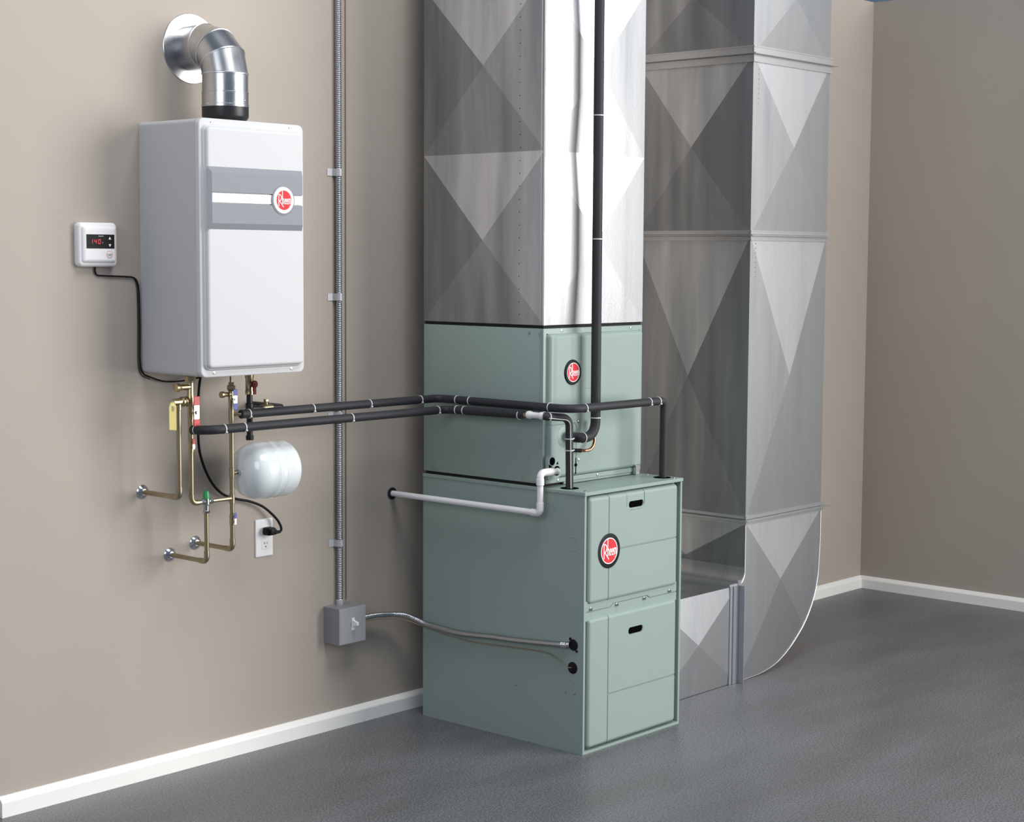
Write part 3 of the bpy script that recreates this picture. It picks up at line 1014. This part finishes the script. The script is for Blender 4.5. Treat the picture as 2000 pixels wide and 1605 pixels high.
obj('wire_loop', MB().tube(smooth_path([(-1.1445, PY - .0085, 1.1815), (-1.1465, PY - .0145, 1.172), (-1.1455, PY - .0145, 1.1600), (-1.1430, PY - .0145, 1.1600), (-1.1425, PY - .0145, 1.172), (-1.1440, PY - .0085, 1.1815)], 6), .0008, 6), M_STEEL, tg)

CXP = -.9138
cold = thing('cold_water_pipe', 'brass cold water pipe with blue handled valve, beside the white tank', 'pipe', (CXP, PY, .715))
obj('inlet_tube', MB().tube([(CXP, PY, 1.2592), (CXP, PY, 1.2300)], .0045, 14), M_BRASS_PIPE, cold)
mb = hexnut(MB(), (CXP, PY, 1.2085), (0, 0, 1), .0128, .0135)
hexnut(mb, (CXP, PY, 1.2220), (0, 0, 1), .0085, .0100)
mb.lathe([(.0115, 0), (.0095, -.004)], (CXP, PY, 1.2085), (0, 0, 1), 18)
obj('union_nut', mb, M_BRASS, cold, angle=20)
obj('valve_body', MB().lathe([(.0082, 1.146), (.0082, 1.1700), (.0092, 1.172), (.0092, 1.186), (.0084, 1.188), (.0084, 1.208)], (CXP, PY, 0), (0, 0, 1), 22)
    .tube([(CXP, PY, 1.1950), (-.946, PY, 1.1950)], .0070, 16), M_BRASS, cold)
obj('service_cap', MB().lathe([(.0072, 0), (.0100, .006), (.0100, .015), (.0094, .0155)], (-.9385, PY, 1.1950), (-1, 0, 0), 20), M_BRASS, cold)
obj('pipe', MB().tube(fillet([(CXP, PY, 1.150), (CXP, PY, .7140), (CXP, -.004, .7140)], .018), .0073, 20), M_BRASS_PIPE, cold)
for a, b in ((1.1100, 1.1500), (.9375, .9690), (.8570, .8880), (.7905, .8220)):
    sleeve(cold, (CXP, PY, a), (CXP, PY, b), .0088, M_BRASS if a < .8 else M_BRASS_PIPE)
obj('branch', MB().tube([(CXP, PY - .002, 1.1320), (-.890, -.2015, 1.1330)], .0052, 14), M_BRASS, cold)
obj('branch', MB().tube([(CXP, PY, .9520), (-.8955, PY, .9520)], .0060, 14), M_BRASS_PIPE, cold)
obj('branch', MB().tube([(CXP, PY, .8735), (-.9920, PY, .8735)], .0066, 16), M_BRASS_PIPE, cold)
elbow_sleeve(cold, [(CXP, PY, .7480), (CXP, PY, .7140), (CXP, PY + .035, .7140)], .018, .0087)
rosette(cold, CXP, .7140)
cv = obj('lever_handle', MB().box(CXP - .0115, CXP + .0050, -.2085, -.2055, 1.1915, 1.2110, .0008, 1).box(CXP - .0115, CXP + .0050, -.2085, -.2055, 1.1485, 1.1690, .0008, 1), M_BLUE, cold,
         label='blue lever handle')
obj('lever_plate', MB().box(CXP - .0110, CXP + .0040, -.2080, -.2060, 1.1685, 1.1920, .0005, 1).tube([(CXP, PY - .006, 1.180), (CXP, -.2065, 1.180)], .0038, 12)
    .lathe([(.0042, 0), (.0042, .003)], (CXP - .003, -.2080, 1.180), (0, -1, 0), 14), M_STEEL, cv)
c2 = obj('small_lever', MB().box(CXP - .0045, CXP + .0045, -.2005, -.1975, .8115, .8290, .0008, 1), M_BLUE, cold, label='small blue lever')
obj('small_lever_plate', MB().box(CXP - .0038, CXP + .0038, -.2000, -.1980, .7930, .8120, .0004, 1).tube([(CXP, PY - .006, .802), (CXP, -.1985, .802)], .0034, 12), M_STEEL, c2)

MXP = -1.0135
mix = thing('mixed_water_pipe', 'brass pipe under the green capped mixing valve, lowest one entering the wall', 'pipe', (MXP, PY, .69))
obj('mixing_valve', MB().lathe([(.0085, .846), (.0085, .862), (.0110, .865), (.0110, .882), (.0080, .884)], (MXP, PY, 0), (0, 0, 1), 22)
    .tube([(-1.029, PY, .8735), (-.994, PY, .8735)], .0068, 16), M_SCREW, mix)
mb = hexnut(MB(), (-1.0340, PY, .8735), (1, 0, 0), .0095, .010)
hexnut(mb, (-1.0010, PY, .8735), (1, 0, 0), .0095, .010)
obj('union_nut', mb, M_STEEL, mix, angle=20)
obj('adjuster_cap', MB().lathe([(.0105, 0), (.0100, .012), (.0085, .018), (.0080, .023), (.0065, .024)], (MXP, PY, .8815), (0, 0, 1), 18), M_GREENCAP, mix, label='green plastic cap')
hexnut(mb3 := MB(), (MXP, PY, .838), (0, 0, 1), .0108, .0085)
obj('tail_nut', mb3, M_SCREW, mix, angle=20)
obj('pipe', MB().tube(fillet([(MXP, PY, .842), (MXP, PY, .6885), (MXP, -.004, .6885)], .018), .0073, 20), M_BRASS_PIPE, mix)
elbow_sleeve(mix, [(MXP, PY, .7215), (MXP, PY, .6885), (MXP, PY + .033, .6885)], .018, .0087)
rosette(mix, MXP, .6885)

tank = thing('expansion_tank', 'small white horizontal expansion tank beside the brass pipe', 'tank', (-.76, PY, .861))
TZ, TR = .9500, .0886
prof = [(.010, -.8850), (.030, -.8828), (.052, -.8762), (.068, -.8670), (.078, -.8560), (.0850, -.8410), (TR, -.8220), (TR, -.7900), (TR + .0006, -.7890), (TR + .0006, -.7860), (TR, -.7850),
        (TR, -.7590), (TR + .0006, -.7580), (TR + .0006, -.7550), (TR, -.7540), (TR, -.7180), (.0870, -.7090), (.0830, -.7020), (.0755, -.6965), (.0550, -.6930), (.030, -.6918), (.010, -.6915)]
obj('shell', MB().lathe(prof, (0, PY, TZ), (1, 0, 0), 56), M_TANK, tank)
obj('nozzle', MB().lathe([(.0090, 0), (.0105, .002), (.0105, .010), (.0090, .011)], (-.8952, PY, TZ), (1, 0, 0), 20), M_STEEL, tank)

GX, GY = -.8266, -.1650
gas = thing('gas_pipe', 'black iron gas pipe with brass shut-off valve and capped drip leg under the heater', 'pipe', (GX, GY, 1.05))
obj('shutoff_valve', MB().lathe([(.0135, 1.189), (.0135, 1.2000), (.0122, 1.202), (.0122, 1.236), (.0138, 1.240), (.0138, 1.2592)], (GX, GY, 0), (0, 0, 1), 22)
    .tube([(GX, GY, 1.222), (GX, GY - .022, 1.222)], .007, 14), M_BRASS, gas)
gh = obj('valve_handle', MB().lathe([(.0115, 0), (.0115, .005), (.009, .0065)], (GX, GY - .022, 1.2215), (0, -1, 0), 20).box(GX - .0055, GX + .0055, GY - .0275, GY - .0235, 1.190, 1.218, .001, 1), M_DKRED, gas,
         label='dark red handle')
obj('handle_screw', MB().lathe([(.0035, 0), (.0035, .002)], (GX, GY - .0285, 1.2215), (0, -1, 0), 12), M_BLACK, gh)
obj('pipe', MB().tube([(GX, GY, 1.192), (GX, GY, 1.048)], .0094, 20), M_IRON, gas)
obj('tee', MB().lathe([(.0105, 1.118), (.0125, 1.120), (.0125, 1.160), (.0105, 1.162)], (GX, GY, 0), (0, 0, 1), 22).tube([(GX, GY, 1.142), (-.8008, GY, 1.142)], .0115, 18), M_IRON, gas)
obj('drip_cap', MB().lathe([(.0112, 1.046), (.0122, 1.0475), (.0122, 1.0590), (.0110, 1.0605)], (GX, GY, 0), (0, 0, 1), 16), M_IRON, gas)
obj('branch', MB().tube(fillet([(-.8038, GY, 1.142), (-.691, GY, 1.142), (-.691, -.002, 1.142)], .016), .0090, 18), M_IRON, gas)
bv = obj('branch_valve', MB().lathe([(.0095, -.781), (.0115, -.778), (.0125, -.766), (.0125, -.752), (.0115, -.738), (.0095, -.736)], (0, GY, 1.142), (1, 0, 0), 20)
         .tube([(-.759, GY, 1.150), (-.759, GY, 1.160)], .005, 12), M_BRASS_PIPE, gas)
obj('valve_handle', MB().box(-.766, -.752, GY - .006, GY + .006, 1.159, 1.170, .002, 2), M_BRASS_PIPE, gas)

# power outlet and cord
out = thing('wall_outlet', 'white duplex wall outlet plate below the white tank', 'outlet', (-.635, 0, .636))
pl = obj('cover_plate', MB().rrect(-.6735, -.5985, .6355, .7600, .004, [(0, -.0003), (0, -.003), (.002, -.0055), (.004, -.006)]), M_WHITE, out)
for z in (.7195, .6755):
    rc = obj('receptacle', MB().rrect(-.6490, -.6140, z - .0165, z + .0165, .006, [(0, -.005), (0, -.0068), (.0006, -.0072)]), M_WHITE, out)
    if z < .7:
        mb = MB().box(-.6385, -.6368, -.0076, -.007, z + .001, z + .0085).box(-.6270, -.6253, -.0076, -.007, z + .001, z + .0080)
        mb.lathe([(.0024, 0), (.0024, .0006)], (-.6320, -.0070, z - .0070), (0, -1, 0), 12)
        obj('slot', mb, M_HOLE, rc)
obj('plate_screw', MB().lathe([(.0028, 0), (.0028, .0008)], (-.6360, -.006, .6975), (0, -1, 0), 10), M_WHITE, out)
cord = thing('power_cord', 'black power cord plugged into the wall outlet, curving up behind the brass pipes', 'cord', (-.632, -.007, .72))
pg = obj('plug', MB().box(-.6465, -.6155, -.040, -.0075, .7080, .7340, .005, 2).box(-.6435, -.6185, -.049, -.040, .7110, .7310, .004, 2), M_BLACK, cord)
obj('plug_strain_relief', MB().tube([(-.625, -.044, .7180), (-.603, -.047, .7190)], [.0065, .0045], 14), M_BLACK, cord)
cc = smooth_path([(-.905, -.03, 1.2585), (-.9075, -.025, 1.235), (-.911, -.02, 1.180), (-.9135, -.02, 1.050), (-.9030, -.02, .9825), (-.870, -.02, .9130), (-.826, -.02, .866), (-.770, -.02, .842), (-.712, -.02, .8275),
                  (-.655, -.022, .8040), (-.610, -.028, .7660), (-.5960, -.036, .7420), (-.5965, -.044, .7250), (-.608, -.0468, .7185)], 8)
obj('cable', MB().tube(cc, .0042, 12), M_BLACK, cord)

# ------------------------------------------------------------------ insulated lines


def tie(parent, c, axis, rad, head=None):
    mb = MB().ring(c, axis, rad, .0017, .0014, 22)
    if head:
        h = Vector(c) + Vector(head).normalized() * (rad + .0025)
        mb.box(h.x - .0028, h.x + .0028, h.y - .0028, h.y + .0028, h.z - .0022, h.z + .0022, .0006, 1)
    obj('cable_tie', mb, M_TIE, parent, label='pale plastic cable tie')


UR = .0138
UXL, UY, UZ, UF = -.0190, -.202, 1.1330, -.790
upper = thing('insulated_pipe', 'upper black insulated pipe wrapping round the green cabinets to the furnace top right', 'pipe', (-.45, UY, UZ), 'black insulated pipes along the wall')
path = fillet([(-.8920, UY, UZ), (UXL, UY, UZ), (UXL, UF, UZ - .002), (.4865, UF, UZ - .003), (.4865, UF + .001, FH + .0012)], [.035, .060, .020], 10)
obj('insulation', MB().tube(path, UR, 24), M_BLACK_FOAM, upper)
for x in (-.862, -.6000, -.3500, -.1115):
    tie(upper, (x, UY, UZ), (1, 0, 0), UR, (0, -1, -.6))
for y in (-.290, -.350, -.705):
    tie(upper, (UXL, y, UZ), (0, 1, 0), UR)
for x in (.055, .400, .452):
    tie(upper, (x, UF, UZ - .0028), (1, 0, 0), UR, (0, -1, -.6))

LY, LZ, LXL = -.268, 1.1003, -.0490
lower = thing('insulated_pipe', 'lower black insulated pipe from the hot water pipe to the white union', 'pipe', (-.45, LY, LZ), 'black insulated pipes along the wall')
path = fillet([(HX, PY - .0090, LZ - .004), (HX + .0, LY, LZ), (LXL, LY, LZ), (LXL, -.6180, LZ + .004)], [.045, .028], 10)
obj('insulation', MB().tube(path, UR, 24), M_BLACK_FOAM, lower)
tie(lower, (HX, -.2105, LZ - .002), (0, 1, 0), UR)
for x in (-1.0120, -.9350, -.4930, -.0950):
    tie(lower, (x, LY, LZ), (1, 0, 0), UR, (0, -1, -.6))
for y in (-.318, -.352, -.600):
    tie(lower, (LXL, y, LZ + .002), (0, 1, 0), UR)
obj('brass_end', MB().tube([(LXL, -.616, LZ + .004), (LXL, -.640, LZ + .005)], .0085, 16), M_BRASS_PIPE, lower)
un = obj('pipe_union', MB().lathe([(.0095, .634), (.0125, .637), (.0132, .645), (.0120, .652), (.0100, .655), (.0098, .686), (.0112, .689), (.0125, .694), (.0125, .703), (.0105, .707)], (LXL, 0, LZ + .0055), (0, -1, 0), 22), M_WHITE, lower,
         label='white plastic union')
lp = fillet([(LXL + .001, -.703, LZ + .005), (LXL + .004, -.712, LZ + .004), (.0375, -.740, LZ - .003), (.0425, -.7395, FH + .0012)], [.02, .030], 10)
obj('insulation', MB().tube(lp, .0128, 22), M_BLACK_FOAM, lower)
tie(lower, (LXL + .014, -.7155, LZ + .003), (.93, -.3, 0), .0128)
for x, z in ((.0391, 1.028), (.0399, .990)):
    tie(lower, (x, -.7398, z), (0, 0, 1), .0134, (1, -.3, 0))
wp = fillet([(LXL - .006, -.700, LZ + .001), (LXL + .006, -.7255, LZ - .001), (.0265, -.7545, LZ - .010), (.0345, -.7520, FH + .001)], [.01, .022], 8)
obj('sensor_wire', MB().tube(wp, .0016, 8), M_TIE, lower, label='thin white wire')

SYC = -.722
suc = thing('suction_line', 'thick black vertical insulated line in front of the duct, curving into the coil cabinet', 'pipe', (.20, SYC, 1.026))
SR = .0166
path = fillet([(.098, -.6820, 1.026), (.122, SYC - .004, 1.0235), (.1965, SYC, 1.0255), (.1965, SYC, 2.84)], [.022, .050], 10)
obj('insulation', MB().tube(path, SR, 24), M_BLACK_FOAM, suc)
tie(suc, (.126, SYC - .0035, 1.0237), (1, 0, 0), SR)
for z in (1.0860, 1.3700 + .0, 1.680, 2.085):
    if z != 1.37:
        tie(suc, (.1965, SYC, z), (0, 0, 1), SR)
liq = thing('liquid_line', 'thin bent copper tube behind the thick black vertical line', 'pipe', (.16, -.69, .975))
obj('tube', MB().tube(fillet([(.130, -.682, .9790), (.165, -.705, .9760), (.2105, -.708, .9780), (.2140, -.700, 1.075)], [.02, .034], 10), .0052, 14), M_COPPER, liq)
obj('stub', MB().tube([(.110, -.670, .9800), (.152, -.698, .9765)], .0066, 14), M_IRON, liq)

# condensate drain
WXP, WZP = -.0480, .7865
dr_ = thing('drain_pipe', 'white plastic drain pipe from the coil cabinet into the wall', 'pipe', (WXP, -.35, WZP))
PR_ = .0102
obj('pipe', MB().tube([(WXP, -.002, WZP), (WXP, -.680, WZP)], PR_, 20), M_PVC, dr_)
obj('elbow', MB().tube(fillet([(WXP, -.655, WZP), (WXP, -.6905, WZP), (WXP, -.6905, .8205)], .014, 8), .0122, 20), M_PVC, dr_)
obj('pipe', MB().tube([(WXP, -.6905, .800), (WXP, -.6905, .900)], PR_, 20), M_PVC, dr_)
obj('coupling', MB().lathe([(.0115, .878), (.0130, .879), (.0130, .899), (.0115, .900)], (WXP, -.6905, 0), (0, 0, 1), 20), M_PVC, dr_)
obj('elbow', MB().tube(fillet([(WXP, -.6905, .892), (WXP, -.6905, .9190), (-.014, -.6925, .9190)], .017, 8), .0118, 20), M_PVC, dr_)
obj('coupling', MB().tube([(-.020, -.6922, .9190), (.0060, -.6935, .9185)], .0126, 20), M_PVC, dr_)
obj('pipe', MB().tube(fillet([(-.020, -.6922, .9190), (.034, -.6950, .9175), (.046, -.6830, .9170)], .008, 5), PR_, 20), M_PVC, dr_)
obj('wall_escutcheon', MB().lathe([(.021, 0), (.021, .003), (.019, .004), (.0105, .004)], (WXP, 0, WZP), (0, -1, 0), 28), M_IRON, dr_, label='dark wall escutcheon')

# ------------------------------------------------------------------ conduit, switch, armoured cable
CNX = -.3100
con = thing('armoured_conduit', 'vertical ribbed steel conduit strapped to the wall above the grey switch box', 'conduit', (CNX, -.0125, .44))
obj('hose', corrugated(MB(), [(CNX, -.0130, .4410), (CNX, -.0130, 2.85)], .0118, .0034, .0062), M_CONDUIT, con, angle=80)
obj('connector', MB().lathe([(.0130, .4300), (.0130, .446), (.0120, .448)], (CNX, -.0130, 0), (0, 0, 1), 18), M_GREYLID, con)
for z in (1.8985, 1.4815, 1.0800, .6430):
    mb = MB()
    rows = []
    pr = [(-.0400, 0), (-.0400, -.002), (-.0160, -.0030)] + [(-.0140 * math.cos(R(a)), -.013 - .0140 * math.sin(R(a))) for a in range(0, 181, 20)] + [(.0140, -.001)]
    for q in (z - .0120, z + .0120):
        rows.append([(CNX + u, v, q) for u, v in pr] + [(CNX + u * .92, v * .92, q) for u, v in reversed(pr)])
    obj('strap', mb.loft(rows), M_STRAP, con, angle=40)
tw = thing('low_voltage_wire', 'thin tan wire running straight down the wall beside the conduit', 'wire', (-.262, -.003, .44))
obj('wire', MB().tube([(-.2655, -.0025, 2.85), (-.2700, -.0025, .440)], .0019, 8), M_WIREBROWN, tw)

sw = thing('disconnect_switch', 'grey metal switch box on the wall left of the furnace', 'switch', (-.311, 0, .304))
obj('box', MB().box(-.3720, -.2515, -.0765, -.0002, .3045, .4300, .0012, 1), M_GREYBOX, sw)
cvp = obj('cover', MB().box(-.3715, -.2505, -.0790, -.0760, .3055, .4280, .0008, 1).box(-.3680, -.2530, -.0795, -.0788, .3090, .4245), M_GREYLID, sw)
sb = obj('switch_base', MB().box(-.3170, -.3040, -.0818, -.0790, .3490, .3925, .0012, 1), M_WHITE, sw)
mb = MB()
rows = [[(-.3150, y, z) for y, z in ((-.081, .360), (-.081, .386), (-.088, .383), (-.104, .379), (-.104, .369), (-.090, .366))],
        [(-.3060, y, z) for y, z in ((-.081, .360), (-.081, .386), (-.088, .383), (-.104, .379), (-.104, .369), (-.090, .366))]]
obj('toggle', mb.loft(rows), M_WHITE, sb, angle=20)

fx = thing('flexible_conduit', 'silver armoured flexible cable looping from the switch box into the furnace side', 'cable', (-.25, -.04, .373))
fpts = smooth_path([(-.2515, -.036, .3705), (-.2092, -.040, .3742), (-.1599, -.050, .3750), (-.095, -.060, .3685), (-.0643, -.080, .3643), (-.0365, -.103, .3495), (-.0235, -.138, .3375),
                    (-.0200, -.2123, .3313), (-.0200, -.3104, .3270), (-.0200, -.4536, .3365), (-.0200, -.5549, .3410), (-.0190, -.7024, .3517), (-.0160, -.765, .3570), (-.0095, -.790, .3590)], 10)
obj('hose', corrugated(MB(), fpts, .0098, .0011, .0052), M_CONDUIT, fx, angle=80)
obj('connector', MB().lathe([(.0112, 0), (.0100, .003), (.0112, .006), (.0100, .009), (.0112, .012), (.0100, .015), (.0112, .018), (.0112, .021)], (-.0155, -.762, .3565), (.18, -.98, .07), 18), M_STEEL, fx)
cbl = thing('thermostat_wire', 'thin tan wire under the armoured cable entering the lower black grommet', 'wire', (-.25, -.04, .355))
kp = smooth_path([(-.2515, -.040, .360), (-.2050, -.046, .3620), (-.1550, -.054, .3610), (-.0950, -.066, .3540), (-.0560, -.090, .3440), (-.0300, -.125, .3290), (-.0180, -.170, .3190), (-.0180, -.2617, .3110), (-.0180, -.3588, .3060),
                  (-.0180, -.4538, .3105), (-.0140, -.560, .3150), (-.0120, -.6454, .3185), (-.0110, -.7039, .3162), (-.0100, -.7426, .3000), (-.0100, -.773, .2855), (-.0095, -.786, .2830), (-.0085, -.797, .2838)], 8)
obj('wire', MB().tube(kp, .0017, 8), M_WIREBROWN, cbl)
